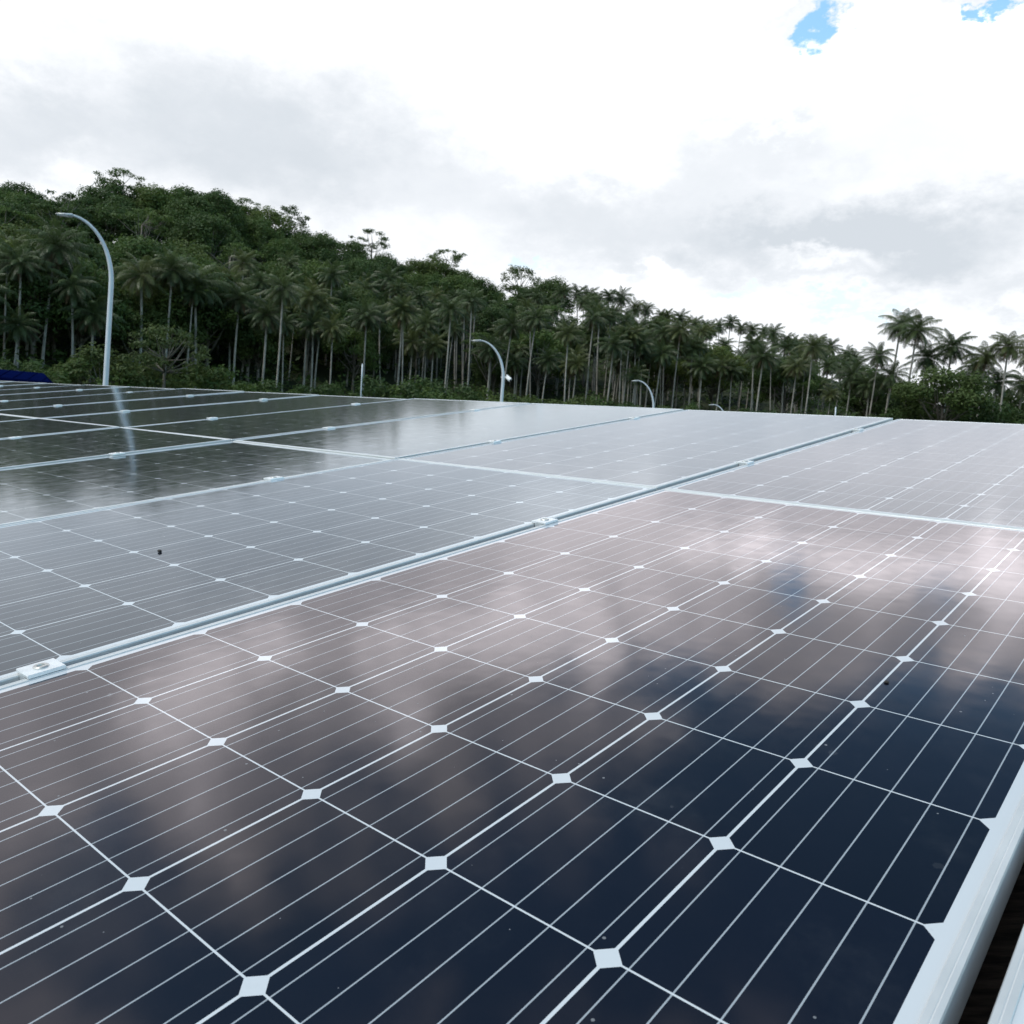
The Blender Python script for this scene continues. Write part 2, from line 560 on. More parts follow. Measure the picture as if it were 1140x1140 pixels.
def crest(px):
    return front(px) + 78.0


def tree_top(px):
    return float(np.interp(px, [-200, 500, 700, 950, 990], [9.0, 9.0, 8.0, 9.0, 8.0]))


def ground_z(x, y):
    r = math.hypot(x, y)
    a = math.atan2(x, y)
    px = px_of_az(a)
    D, Cr = front(px), crest(px)
    tf = 0.058
    tcv = max(0.05, hor_tan(max(-260, min(1400, px)), sil(px)) - tree_top(px) / Cr)
    back = max(0.0, min(1.0, (abs(a) - 0.75) / 0.6))
    k = 1 - back * back * (3 - 2 * back)
    zf = 3.7 + tf * D
    zc = 3.7 + tcv * Cr
    if r < 58:
        z = 0.0
    elif r < D:
        t = (r - 58) / (D - 58)
        z = zf * t * t * (3 - 2 * t)
    elif r < Cr:
        t = (r - D) / (Cr - D)
        z = 3.7 + r * (tf + (tcv - tf) * (t ** 0.85))
    else:
        t = min(1.0, (r - Cr) / 160.0)
        z = zc * (1 - t * t * (3 - 2 * t))
    bump = 0.5 * math.sin(x * 0.11 + 1.3) * math.sin(y * 0.09) if r > 62 else 0.0
    return z * k + bump * k


def build_ground():
    radii = [0, 4, 10, 20, 30, 45, 58] + list(np.arange(62, 260, 5.0)) + [280, 310, 350, 400, 500, 700, 1000, 1600, 2600]
    na = 180
    V, F = [(0, 0, 0)], []
    for r in radii[1:]:
        for k in range(na):
            a = 2 * math.pi * k / na
            x, y = r * math.sin(a), r * math.cos(a)
            V.append((x, y, ground_z(x, y)))
    for k in range(na):
        F.append((0, 1 + (k + 1) % na, 1 + k))
    for i in range(len(radii) - 2):
        for k in range(na):
            a, b = 1 + i * na + k, 1 + i * na + (k + 1) % na
            F.append((a, b, b + na, a + na))
    o = obj('ground', mesh_from('ground', V, F, True), M['ground'])
    tag(o, kind='structure')


build_ground()

# ------------------------------------------------------------------ panel field
PO = Vector((-0.5284944890835367, 1.039283132839601, 3.4332920839601733))
PU = Vector((0.763557467691941, -0.6439269014272232, -0.048354308493343066))
PV = Vector((0.6404847588140284, 0.7456833301408677, 0.18367265685269785))
PN = Vector((-0.08221476302056127, -0.17121482636352492, 0.9817974414170684))
PM = Matrix((PU, PV, PN)).transposed().to_4x4()


def pp(u, v, z=0.0):
    """Point on the panel plane in cell units (u across, v away), z metres above the glass."""
    return PO + PU * (u * S) + PV * (v * S) + PN * z


PITCH_U, NEAR_V, FAR_V = 6.38, -3.0, 9.25
EDGE = 0.020                       # cells to the outside of the frame
LIP = 0.0105


def panel_meshes():
    x0, x1, y0, y1 = -EDGE, 6 * S + EDGE, -EDGE + 0.002, 12 * S + EDGE - 0.002
    # frame: a mitred profile swept round the four sides
    prof = [(0.0, -0.038), (0.0, -0.0006), (0.0008, 0.0012), (0.0045, 0.0015), (0.0052, 0.0012), (0.0059, 0.0015), (LIP - 0.0005, 0.0014), (LIP, 0.0008), (LIP, -0.0055),
            (0.0018, -0.0055), (0.0018, -0.0365), (0.024, -0.0365), (0.024, -0.038)]
    V, F = [], []
    for d, z in prof:
        V += [(x0 + d, y0 + d, z), (x1 - d, y0 + d, z), (x1 - d, y1 - d, z), (x0 + d, y1 - d, z)]
    n = len(prof)
    for i in range(n):
        j = (i + 1) % n
        for k in range(4):
            k2 = (k + 1) % 4
            F.append((i * 4 + k, i * 4 + k2, j * 4 + k2, j * 4 + k))
    fr = mesh_from('panel_frame', V, F)
    bm = bmesh.new()
    e = LIP - 0.003
    add_box(bm, x0 + e, x1 - e, y0 + e, y1 - e, -0.0050, 0.0)
    gl = bm_mesh('panel_glass', bm)
    return fr, gl


fr_me, gl_me = panel_meshes()
first_panel = None
ORD = ['first', 'second', 'third', 'fourth', 'fifth', 'sixth', 'seventh', 'eighth', 'ninth', 'tenth', 'eleventh', 'twelfth']
prng = random.Random(5)


def panel_label(row, k):
    if row == 'near':
        if k == 0: return "nearest solar panel, reddish grey sheen and deep blue corner beside its white frame"
        if k == 1: return "solar panel past the narrow dark slot, only its white frame corner showing"
        if k == -1: return "grey blue solar panel across the clamp channel from the nearest panel, dark speck on it"
        return f"dark solar panel of the front row, {ORD[-k-1]} one beyond the clamp channel"
    if k == 0: return "pale solar panel of the back row directly behind the nearest panel"
    if k == 1: return "back row solar panel past the end of the nearest panel, outermost one"
    if k == -1: return "pale grey solar panel of the back row just across the clamp channel"
    return f"dark solar panel of the back row, {ORD[-k-1]} one beyond the clamp channel"


TINT = {('near', 0): (1.0, 0.925, 0.95), ('far', 0): (0.96, 0.96, 1.0), ('near', -1): (0.87, 0.935, 1.0), ('far', -1): (0.91, 0.95, 1.0)}
for row, vv, ks in (('near', NEAR_V, range(1, -7, -1)), ('far', FAR_V, range(1, -13, -1))):
    for k in ks:
        if first_panel is None:
            t = thing('solar_panel', '', 'solar panel', group='solar panels laid out in two rows')
            obj('frame', fr_me, M['frame'], t)
            obj('glass', gl_me, M['laminate'], t)
            first_panel = t
            kids = list(t.children)
        else:
            t, kids = dup(first_panel)
        t["label"] = panel_label(row, k)
        tilt = Matrix.Rotation(math.radians(prng.uniform(-0.12, 0.12)), 4, 'X') @ Matrix.Rotation(math.radians(prng.uniform(-0.12, 0.12)), 4, 'Y')
        if k in (0, 1): tilt = Matrix.Identity(4)
        t.matrix_world = Matrix.Translation(pp(k * PITCH_U, vv)) @ PM @ tilt
        c = TINT.get((row, k), (0.90, 0.96, 1.0))
        for o in kids:
            if o.name.startswith('glass'):
                o.color = (*c, 1)

# mid clamps on the channels
def clamp_meshes():
    bm = bmesh.new()
    L, Wd = 0.0225, 0.0195
    z0, z1 = 0.0018, 0.0065
    add_box(bm, -Wd, Wd, -L, L, z0, z1)
    bmesh.ops.bevel(bm, geom=[e for e in bm.edges], offset=0.0009, segments=2, affect='EDGES')
    add_box(bm, -0.0085, 0.0085, -L, L, -0.034, z0 + 0.0005)
    plate = bm_mesh('clamp_plate', bm)
    bm = bmesh.new()
    prof = [(0.0092, z1 - 0.0012), (0.0092, z1 + 0.0013), (0.0084, z1 + 0.0021), (0.0048, z1 + 0.0021), (0.0044, z1 + 0.0006)]
    rings = []
    for r, z in prof:
        rings.append([bm.verts.new((r * math.cos(2 * math.pi * i / 24), r * math.sin(2 * math.pi * i / 24), z)) for i in range(24)])
    for a, b in zip(rings, rings[1:]):
        for i in range(24):
            bm.faces.new((a[i], a[(i + 1) % 24], b[(i + 1) % 24], b[i]))
    bm.faces.new(rings[-1])
    bolt = bm_mesh('clamp_bolt', bm)
    return plate, bolt


pl_me, bo_me = clamp_meshes()
CL_V = [-0.24, 6.12, 12.2, 18.32]
first_clamp = None
for j in range(0, -13, -1):
    for q, cv in enumerate(CL_V):
        if q < 2 and j < -6: continue
        if j == 0:
            lab = ["aluminium clamp with round bolt head at the near end of the wide channel",
                   "aluminium clamp bridging the wide channel halfway along the nearest panel",
                   "small aluminium clamp on the wide channel just past the panel row joint",
                   "tiny aluminium clamp on the wide channel close to the far panel edge"][q]
        else:
            lab = (f"small clamp on the {ORD[-j-1]} seam beyond the wide channel, " +
                   ["front row, nearer one", "front row, farther one", "back row, nearer one", "back row, farther one"][q])
        if first_clamp is None:
            t = thing('panel_clamp', lab, 'clamp', group='clamps holding the solar panels')
            p_ = obj('plate', pl_me, M['clamp'], t)
            obj('bolt', bo_me, M['bolt'], p_)
            first_clamp = t
        else:
            t, _ = dup(first_clamp, lab)
        t.matrix_world = Matrix.Translation(pp(j * PITCH_U - 0.19, cv)) @ PM

# mounting rails below the panels
first_rail = None
for q, cv in enumerate(CL_V):
    lab = ["front mounting rail under the near panel row", "second mounting rail under the near panel row",
           "third mounting rail under the far panel row", "last mounting rail under the far panel row"][q]
    if first_rail is None:
        bm = bmesh.new()
        add_box(bm, -80 * S, 14 * S, -0.02, -0.006, -0.078, -0.0395)
        add_box(bm, -80 * S, 14 * S, 0.006, 0.02, -0.078, -0.0395)
        add_box(bm, -80 * S, 14 * S, -0.006, 0.006, -0.078, -0.062)
        first_rail = tag(obj('mounting_rail', bm_mesh('mounting_rail', bm), M['rail']), lab, 'rail', 'rails under the solar panels')
        t = first_rail
    else:
        t, _ = dup(first_rail, lab)
    t.matrix_world = Matrix.Translation(pp(0, cv)) @ PM

# canopy that carries the panels: ribbed brown roof, beams, posts
def build_canopy():
    t = thing('parking_canopy', 'dark brown ribbed canopy roof seen through the slot between two panels', 'canopy', (0, 0, 0))
    V, F = [], []
    u0, u1, v0, v1 = -80.0, 14.0, -4.0, 21.7
    per = 0.21
    prof = []
    x = u0 * S
    while x < u1 * S:
        prof += [(x, -0.115), (x + 0.12, -0.115), (x + 0.14, -0.082), (x + 0.185, -0.082)]
        x += per
    for x, z in prof:
        V.append(PO + PU * x + PV * (v0 * S) + PN * z)
        V.append(PO + PU * x + PV * (v1 * S) + PN * z)
    n = len(prof)
    for i in range(n - 1):
        F.append((2 * i, 2 * i + 2, 2 * i + 3, 2 * i + 1))
    me = mesh_from('roof_sheet', V, F)
    o = obj('roof_sheet', me, M['roof'], t)
    md = o.modifiers.new('thick', 'SOLIDIFY')
    md.thickness = 0.004
    md.offset = -1.0
    for cv in (0.0, 10.0, 20.0):
        bm = bmesh.new()
        add_box(bm, u0 * S, u1 * S, -0.05, 0.05, -0.32, -0.125)
        b = obj('beam', bm_mesh('beam', bm), M['post'], t)
        b.matrix_world = Matrix.Translation(pp(0, cv)) @ PM
    for cu in (-76, -46, -16, 12):
        for cv in (0.0, 20.0):
            p = pp(cu, cv, -0.25)
            bm = bmesh.new()
            add_box(bm, -0.07, 0.07, -0.07, 0.07, 0.0, p.z)
            obj('post', bm_mesh('post', bm), M['post'], t, (p.x, p.y, 0))


build_canopy()

# dark specks lying on the glass
def speck(u, v, size, label):
    bm = bmesh.new()
    bmesh.ops.create_icosphere(bm, subdivisions=2, radius=size)
    rr = random.Random(int(u * 100))
    for vv in bm.verts:
        vv.co *= rr.uniform(0.75, 1.15)
        vv.co.x *= 1.3
        vv.co.z *= 0.7
    o = obj('grit', bm_mesh('grit', bm, True), M['pebble'])
    o.matrix_world = Matrix.Translation(pp(u, v, size * 0.55)) @ PM
    tag(o, label, 'debris')


speck(-3.10, 2.19, 0.0042, 'small dark crumb of grit lying on the grey blue panel across the channel')
speck(5.03, 3.46, 0.0022, 'tiny black speck lying on the nearest panel beside a ribbon line')

# ------------------------------------------------------------------ street lamps
def lamp_meshes():
    H = 9.0                                     # top of the arm
    A, B = 0.92, 1.42                           # reach and rise of the bend
    pts = [(0, 0, 0), (0, 0, 2.5), (0, 0, 5.0), (0, 0, H - B)]
    for i in range(1, 15):
        a = math.pi / 2 * i / 14
        pts.append((-A * (1 - math.cos(a)), 0, H - B + B * math.sin(a)))
    rad = [float(np.interp(i, [0, 3, len(pts) - 1], [0.073, 0.056, 0.028])) for i in range(len(pts))]
    pole = mesh_from('lamp_pole', *tube_data(pts, rad, 16), smooth=True)
    bm = bmesh.new()
    vs = add_box(bm, -A - 0.30, -A + 0.06, -0.08, 0.08, H - 0.045, H + 0.035)
    for v in vs:
        if v.co.x < -A - 0.2:
            v.co.y *= 0.75
            if v.co.z > H: v.co.z -= 0.055
    bmesh.ops.bevel(bm, geom=list(bm.edges), offset=0.02, segments=3, affect='EDGES')
    head = bm_mesh('lamp_head', bm, True)
    bm = bmesh.new()
    add_box(bm, -A - 0.27, -A - 0.05, -0.055, 0.055, H - 0.051, H - 0.043)
    lens = bm_mesh('lamp_lens', bm)
    bm = bmesh.new()
    add_box(bm, -0.18, 0.18, -0.18, 0.18, 0.0, 0.025)
    for sx in (-1, 1):
        for sy in (-1, 1):
            add_box(bm, sx * 0.13 - 0.015, sx * 0.13 + 0.015, sy * 0.13 - 0.015, sy * 0.13 + 0.015, 0.025, 0.07)
    base = bm_mesh('base_plate', bm)
    return pole, head, lens, base


po, he, le, ba = lamp_meshes()
first_lamp = None
LAMPS = [(109.5, 245.0, 22.0, -2, "tall grey street lamp with curved arm, largest and nearest of the four"),
         (551.0, 380.5, 29.5, 0, "grey curved street lamp carrying a white security camera on its pole"),
         (720.5, 424.5, 43.5, 2, "third grey curved street lamp, only its upper bend clear of the panels"),
         (803.5, 451.0, 55.0, 3, "farthest street lamp, just the tip of its curved arm above the panels")]
lamp_xy = []
for px, top, dist, turn, lab in LAMPS:
    if first_lamp is None:
        t = thing('street_lamp', lab, 'street lamp', group='curved street lamps along the lot')
        obj('pole', po, M['galv'], t)
        h_ = obj('lamp_head', he, M['lamp'], t)
        obj('lens', le, M['lens'], h_)
        obj('base_plate', ba, M['galv'], t)
        first_lamp = t
        kids = list(t.children)
    else:
        t, kids = dup(first_lamp, lab)
    p = at(px, top, dist)
    k = p.z / 9.0                                # scale so the arm's top reaches its height
    b = at(px, 520, dist)
    t.location = (b.x, b.y, 0)
    t.rotation_euler = (0, math.radians(0.9), math.radians(turn) - math.atan2(b.x, b.y))
    t.scale = (1, 1, k)
    lamp_xy.append((b.x, b.y))

# security camera on the second lamp
def build_cctv():
    c = at(563.0, 421.0, 29.5)
    t = thing('security_camera', 'white bullet security camera clamped to the pole of the second street lamp', 'camera', c)
    t.rotation_euler = (0, 0, -math.atan2(c.x, c.y))
    bm = bmesh.new()
    V, F = tube_data([(-0.17, 0, 0.02), (-0.05, 0, 0.03), (0.07, -0.02, 0.03), (0.12, -0.04, -0.01)], [0.022, 0.022, 0.022, 0.022], 8)
    obj('bracket', mesh_from('bracket', V, F, True), M['white'], t)
    V, F = tube_data([(0.04, 0.02, 0.03), (0.05, 0.01, 0.028), (0.165, -0.13, -0.09), (0.17, -0.135, -0.094)], [0.03, 0.062, 0.062, 0.05], 14)
    hs = obj('housing', mesh_from('housing', V, F, True), M['white'], t)
    V, F = tube_data([(0.172, -0.137, -0.096), (0.177, -0.143, -0.101)], [0.04, 0.04], 14)
    obj('lens', mesh_from('camera_lens', V, F), M['black'], hs)
    V, F = tube_data([(0.03, 0.03, 0.105), (0.19, -0.165, -0.035)], [0.03, 0.03], 6)
    obj('sun_shield', mesh_from('sun_shield', V, F), M['white'], t)


build_cctv()


def post(px, top, dist, r, label):
    p = at(px, top, dist)
    z0 = ground_z(p.x, p.y)
    V, F = tube_data([(0, 0, -0.3), (0, 0, (p.z - z0) * 0.9), (0, 0, p.z - z0)], [r, r * 0.9, r * 0.85], 10)
    o = obj('marker_pole', mesh_from('marker_pole', V, F, True), M['galv'], None, (p.x, p.y, z0))
    tag(o, label, 'pole', 'slim pale poles in front of the palms')


post(403.5, 405, 68, 0.06, 'slim pale pole before the palms, between the first and second street lamps')
post(930.5, 453, 80, 0.07, 'short pale pole before the palms near the far end of the channel')

# blue-roofed shed by the lot
def build_shed():
    c = at(-52, 452, 40)
    t = thing('storage_shed', 'shed with deep blue metal roof peeping over the farthest panels', 'shed', (c.x, c.y, 0))
    t.rotation_euler = (0, 0, math.radians(24))
    L, Wd, eave, ridge = 3.6, 3.0, 6.45, 7.0
    bm = bmesh.new()
    add_box(bm, -L + 0.3, L - 0.3, -Wd + 0.3, Wd - 0.3, 0, eave - 0.03)
    obj('wall', bm_mesh('shed_wall', bm), M['plaster'], t)
    # hipped roof of ribbed sheet
    V = [(-L, -Wd, eave), (L, -Wd, eave), (L, Wd, eave), (-L, Wd, eave), (-L + 0.5, 0, ridge), (L - 0.5, 0, ridge),
         (-L, -Wd, eave - 0.25), (L, -Wd, eave - 0.25), (L, Wd, eave - 0.25), (-L, Wd, eave - 0.25)]
    F = [(0, 1, 5, 4), (1, 2, 5), (2, 3, 4, 5), (3, 0, 4), (6, 7, 1, 0), (7, 8, 2, 1), (8, 9, 3, 2), (9, 6, 0, 3), (9, 8, 7, 6)]
    V, F = V, F
    parts = [(V, F)]
    for i in range(15):
        x = -L + 0.25 + i * (2 * L - 0.5) / 14
        kx = min(1.0, max(0.0, (L - abs(x)) / 0.5))
        zt = eave + (ridge - eave) * kx
        yt = -Wd * (1 - kx)
        parts.append(tube_data([(x, -Wd, eave + 0.015), (x, yt, zt + 0.015)], [0.012, 0.012], 6))
    o = obj('roof', mesh_from('shed_roof', *join_data(parts)), M['blue'], t)
    bm = bmesh.new()
    add_box(bm, -0.5, 0.5, -Wd + 0.255, -Wd + 0.295, 0.0, 2.2)
    obj('door', bm_mesh('shed_door', bm), M['blue'], t)


build_shed()

# ------------------------------------------------------------------ plants
def leaf_mesh(name, V, F, tone):
    me = bpy.data.meshes.new(name)
    V = np.asarray(V, dtype=np.float32)
    nf = len(F)
    me.from_pydata(V.tolist(), [], F)
    a = me.attributes.new('tone', 'FLOAT', 'FACE')
    a.data.foreach_set('value', np.asarray(tone, dtype=np.float32))
    me.update()
    return me


def frond(rng, V, F, tone, az, el, L, droop, n=34, lw=0.075, ll=0.85, t0=0.5, fold=0.35, strip=0.04):
    """One feather leaf: arching midrib with a row of leaflets down each side."""
    h = Vector((math.cos(az), math.sin(az), 0))
    side = Vector((-math.sin(az), math.cos(az), 0))
    pts = []
    p = Vector((0, 0, 0))
    ang = el
    for i in range(n + 1):
        pts.append(p.copy())
        t = i / n
        ang = el - droop * (t ** 1.4)
        p = p + (h * math.cos(ang) + Vector((0, 0, 1)) * math.sin(ang)) * (L / n)
    base = t0 + rng.uniform(-0.28, 0.28)
    for i in range(n):
        o = len(V)
        w = strip * (1 - 0.7 * i / n)
        V += [pts[i] - side * w, pts[i] + side * w, pts[i + 1] + side * w, pts[i + 1] - side * w]
        F.append((o, o + 1, o + 2, o + 3))
        tone.append(min(1, base + 0.35))
    for i in range(2, n):
        t = i / n
        prof = math.sin(math.pi * min(1.0, 0.12 + t * 0.9)) ** 0.6
        d = (pts[i + 1] - pts[i]).normalized()
        up = side.cross(d)
        for s in (-1, 1):
            l = ll * prof * rng.uniform(0.85, 1.1)
            out = (side * s * 0.85 + d * 0.55 - up * (-fold) * rng.uniform(0.3, 1.0)).normalized()
            hang = Vector((0, 0, -1))
            mid = pts[i] + out * l * 0.55
            tip = pts[i] + out * l * 0.9 + hang * l * rng.uniform(0.35, 0.85)
            ww = d * lw * 0.5
            o = len(V)
            V += [pts[i] - ww * 0.7, pts[i] + ww * 0.7, mid + ww, mid - ww, tip]
            F.append((o, o + 1, o + 2, o + 3))
            F.append((o + 3, o + 2, o + 4))
            c = max(0, min(1, base + rng.uniform(-0.25, 0.25)))
            tone += [c, c]


def palm_prototype(seed):
    rng = random.Random(seed)
    V, F, tone = [], [], []
    nf = rng.randint(26, 36)
    for i in range(nf):
        t = i / (nf - 1)
        el = math.radians(82 - 128 * t ** 0.95 + rng.uniform(-9, 9))
        az = i * 2.39996 + rng.uniform(-0.25, 0.25)
        L = rng.uniform(3.1, 3.9) * (0.85 + 0.25 * math.sin(math.pi * min(1, t + 0.15)))
        frond(rng, V, F, tone, az, el, L, math.radians(rng.uniform(62, 105)) * (1 - 0.45 * t), t0=0.62 - 0.3 * t)
    crown = leaf_mesh('palm_crown', V, F, tone)
    V, F, tone = [], [], []
    for i in range(rng.randint(5, 12)):
        frond(rng, V, F, tone, rng.uniform(0, 6.28), math.radians(rng.uniform(-62, -35)), rng.uniform(2.2, 3.2), math.radians(35), n=14, lw=0.09, ll=0.4, fold=-0.2)
    for i in range(26):     # coconut clusters and husks at the crown's foot
        a, r = rng.uniform(0, 6.28), rng.uniform(0.18, 0.5)
        c = Vector((r * math.cos(a), r * math.sin(a), rng.uniform(-0.75, -0.1)))
        s = rng.uniform(0.10, 0.16)
        o = len(V)
        V += [c + Vector(q) * s for q in ((1, 0, 0), (-1, 0, 0), (0, 1, 0), (0, -1, 0), (0, 0, 1), (0, 0, -1.2))]
        F += [(o, o + 2, o + 4), (o + 2, o + 1, o + 4), (o + 1, o + 3, o + 4), (o + 3, o, o + 4),
              (o + 2, o, o + 5), (o + 1, o + 2, o + 5), (o + 3, o + 1, o + 5), (o, o + 3, o + 5)]
        tone += [rng.uniform(0.1, 0.9)] * 8
    dry = leaf_mesh('palm_dry_fronds', V, F, tone)
    # trunk of unit height with a slight sweep; swollen foot
    sw = rng.uniform(0.012, 0.05)
    pts, rad = [], []
    for i in range(13):
        t = i / 12
        pts.append((sw * 10 * (t * (1 - t)) * 1.4, 0, t))
        rad.append(0.155 + 0.10 * math.exp(-t * 14) - 0.035 * t)
    trunk = mesh_from('palm_trunk', *tube_data(pts, rad, 8), smooth=True)
    return crown, dry, trunk


PALMS = [palm_prototype(s) for s in (11, 23, 37, 41, 59, 67, 83)]
for c, d, t in PALMS:
    c.materials.append(M['leaf_palm']); d.materials.append(M['leaf_dry']); t.materials.append(M['trunk_palm'])


def broad_prototype(seed, h, rx, rz, ncl, per, cr, leaf, hollow=0.5, flat=0.75, trunk_r=0.22, low=0.35, limbs=True):
    """Tree of height h: clumps of leaf-sized faces spread through an uneven crown, limbs reaching into them."""
    rng = random.Random(seed)
    cz = h - rz
    cents = []
    for i in range(ncl):
        for _ in range(30):
            a = rng.uniform(0, 6.283)
            zz = rng.uniform(-1 + low, 1)
            rr = math.sqrt(max(0, 1 - zz * zz)) * (rng.uniform(hollow, 1.0))
            c = Vector((rr * rx * math.cos(a), rr * rx * math.sin(a), cz + zz * rz * rng.uniform(0.8, 1.0)))
            if all((c - q[0]).length > cr * 0.75 for q in cents):
                break
        cents.append((c, cr * rng.uniform(0.6, 1.25)))
    V, F, tone = [], [], []
    for c, r in cents:
        ct = rng.uniform(0.15, 0.75)
        for _ in range(int(per * (r / cr) ** 2)):
            d = Vector((rng.gauss(0, 1), rng.gauss(0, 1), rng.gauss(0.15, 1))).normalized()
            rad = r * (rng.random() ** 0.45) * rng.uniform(0.8, 1.15)
            p = c + Vector((d.x * rad, d.y * rad, d.z * rad * flat))
            nrm = (d + Vector((rng.gauss(0, 0.5), rng.gauss(0, 0.5), rng.gauss(0.45, 0.5)))).normalized()
            a = nrm.orthogonal().normalized()
            a = (Matrix.Rotation(rng.uniform(0, 6.283), 3, nrm) @ a)
            b = nrm.cross(a)
            s = leaf * rng.uniform(0.6, 1.3)
            o = len(V)
            V += [p - a * s, p + b * s * 0.45 + nrm * s * 0.1, p + a * s, p - b * s * 0.45 + nrm * s * 0.1]
            F.append((o, o + 1, o + 2, o + 3))
            tone.append(max(0, min(1, ct + rng.uniform(-0.25, 0.25))))
    crown = leaf_mesh('tree_crown', V, F, tone)
    parts = []
    th = cz - rz * 0.25
    wob = [(rng.uniform(-0.1, 0.1) * h * 0.1, rng.uniform(-0.1, 0.1) * h * 0.1) for _ in range(5)]
    tp = [Vector((0, 0, -0.4))] + [Vector((wob[i][0], wob[i][1], th * (i + 1) / 5)) for i in range(5)]
    parts.append(tube_data(tp, [trunk_r * x for x in (1.35, 1.0, 0.92, 0.82, 0.72, 0.6)], 8))
    if limbs:
        for c, r in cents:
            st = tp[rng.randint(4 if low >= 0.5 else 2, 5)]
            mid = st.lerp(c, 0.5) + Vector((0, 0, -0.06 * (c - st).length))
            parts.append(tube_data([st, mid, c + Vector((0, 0, -r * 0.2))], [trunk_r * 0.42, trunk_r * 0.26, trunk_r * 0.08], 5))
    trunk = mesh_from('tree_trunk', *join_data(parts), smooth=True)
    trunk.materials.append(M['trunk'])
    return crown, trunk, h


BROAD = {
    'round': [broad_prototype(s, 11, 4.6, 3.9, 30, 300, 1.75, 0.23) for s in (3, 4, 5)],
    'dark': [broad_prototype(s, 12, 4.2, 4.4, 30, 310, 1.7, 0.22, 0.45) for s in (6, 7)],
    'airy': [broad_prototype(s, 13, 4.6, 2.1, 17, 125, 1.2, 0.20, 0.55, 0.42, 0.2) for s in (8, 9)],
    'bush': [broad_prototype(s, 5, 3.3, 2.4, 20, 190, 1.15, 0.18, 0.4, 0.75, 0.12, 0.1) for s in (12, 13, 14)],
    'sparse': [broad_prototype(15, 9, 4.2, 2.4, 20, 120, 1.25, 0.19, 0.6, 0.5, 0.2, 0.5)],
}
KINDMAT = {'round': ['leaf_mid', 'leaf_mid', 'leaf_dark'], 'dark': ['leaf_dark', 'leaf_dark'], 'airy': ['leaf_mid', 'leaf_dark'],
           'bush': ['leaf_mid', 'leaf_dark', 'leaf_pale'], 'sparse': ['leaf_pale']}
for k, lst in BROAD.items():
    for (c, t, h), mn in zip(lst, KINDMAT[k]):
        c.materials.append(M[mn])

prng = random.Random(77)


def place_palm(px, py, dist, scale, label, group, var=None, lean=None):
    """py: the crown's centre in the photograph."""
    c = at(px, py, dist)
    b = Vector((c.x, c.y, ground_z(c.x, c.y)))
    h = max(3.0, c.z - b.z)
    cr, dr, tr = PALMS[prng.randrange(len(PALMS)) if var is None else var]
    t = thing('coconut_palm', label, 'palm tree', (0, 0, 0), group)
    if lean is None: lean = prng.uniform(-3.5, 3.5)
    la = math.radians(lean)
    bear = math.atan2(c.x, c.y)
    # the foot is shifted so that the crown stays where it is seen
    off = Vector((math.cos(bear), -math.sin(bear), 0)) * (math.sin(la) * h)
    b = b - off
    b.z = ground_z(b.x, b.y) - 0.15
    t.location = b
    rot = Matrix.Rotation(la, 4, Vector((-math.sin(bear) * 0 + 0, 1, 0)))
    t.rotation_euler = (0, la, -bear)
    hh = (c.z - b.z) / math.cos(la)
    s = scale
    spin = prng.uniform(0, 6.283)
    o = obj('trunk', tr, None, t)
    o.scale = (s * prng.uniform(0.95, 1.1), s, hh)
    o.rotation_euler.z = spin
    o = obj('crown', cr, None, t, (0, 0, hh))
    o.scale = (s, s, s)
    o.rotation_euler.z = spin
    o = obj('dry_fronds', dr, None, t, (0, 0, hh - 0.05))
    o.scale = (s, s, s)
    o.rotation_euler.z = spin + 1
    return t


def place_tree(kind, px, dist, label, group, top=None, scale=None, var=None, wide=1.0, name='broadleaf_tree', cat='tree'):
    b = at(px, 460, dist)
    z = ground_z(b.x, b.y)
    lst = BROAD[kind]
    c, tr, h = lst[prng.randrange(len(lst)) if var is None else var]
    if top is not None:
        zt = at(px, top, dist).z
        scale = max(0.35, (zt - z) / h)
    t = thing(name, label, cat, (b.x, b.y, z - 0.1), group)
    t.rotation_euler.z = prng.uniform(0, 6.283)
    sx = min(scale, 1.25) * wide if top is not None else scale * wide
    t.scale = (sx, sx, scale)
    obj('trunk', tr, None, t)
    obj('crown', c, None, t)
    return t


# --- front line of palms (crown centres read from the photograph)
FRONT = [(-70, 335), (-25, 320), (20, 362), (62, 275), (103, 350), (80, 318), (157, 306), (192, 300), (217, 318), (267, 332), (297, 350), (315, 322), (345, 332), (370, 366),
         (408, 352), (448, 348), (502, 345), (525, 334), (570, 362), (597, 354), (610, 401), (633, 371), (661, 354), (683, 384), (713, 386),
         (737, 394), (758, 367), (803, 408), (815, 412), (850, 397), (887, 408), (905, 386), (948, 418), (978, 396), (1003, 362), (1021, 367),
         (1033, 398), (1060, 386), (1097, 397), (1110, 425), (1123, 385), (1150, 395), (1185, 380), (1230, 400), (968, 428), (992, 418), (1078, 432), (1140, 428), (1086, 408)]
FRONT.sort()
ZONES = [(-999, 0, None), (0, 119, 'left of the nearest street lamp'), (119, 404, 'between nearest lamp and slim pale pole'),
         (404, 557, 'between slim pale pole and camera lamp'), (557, 725, 'between second and third street lamps'),
         (725, 931, 'between third lamp and short pale pole'), (931, 1045, 'between short pale pole and big dark bush'),
         (1045, 1142, 'beyond the big dark bush'), (1142, 9999, None)]
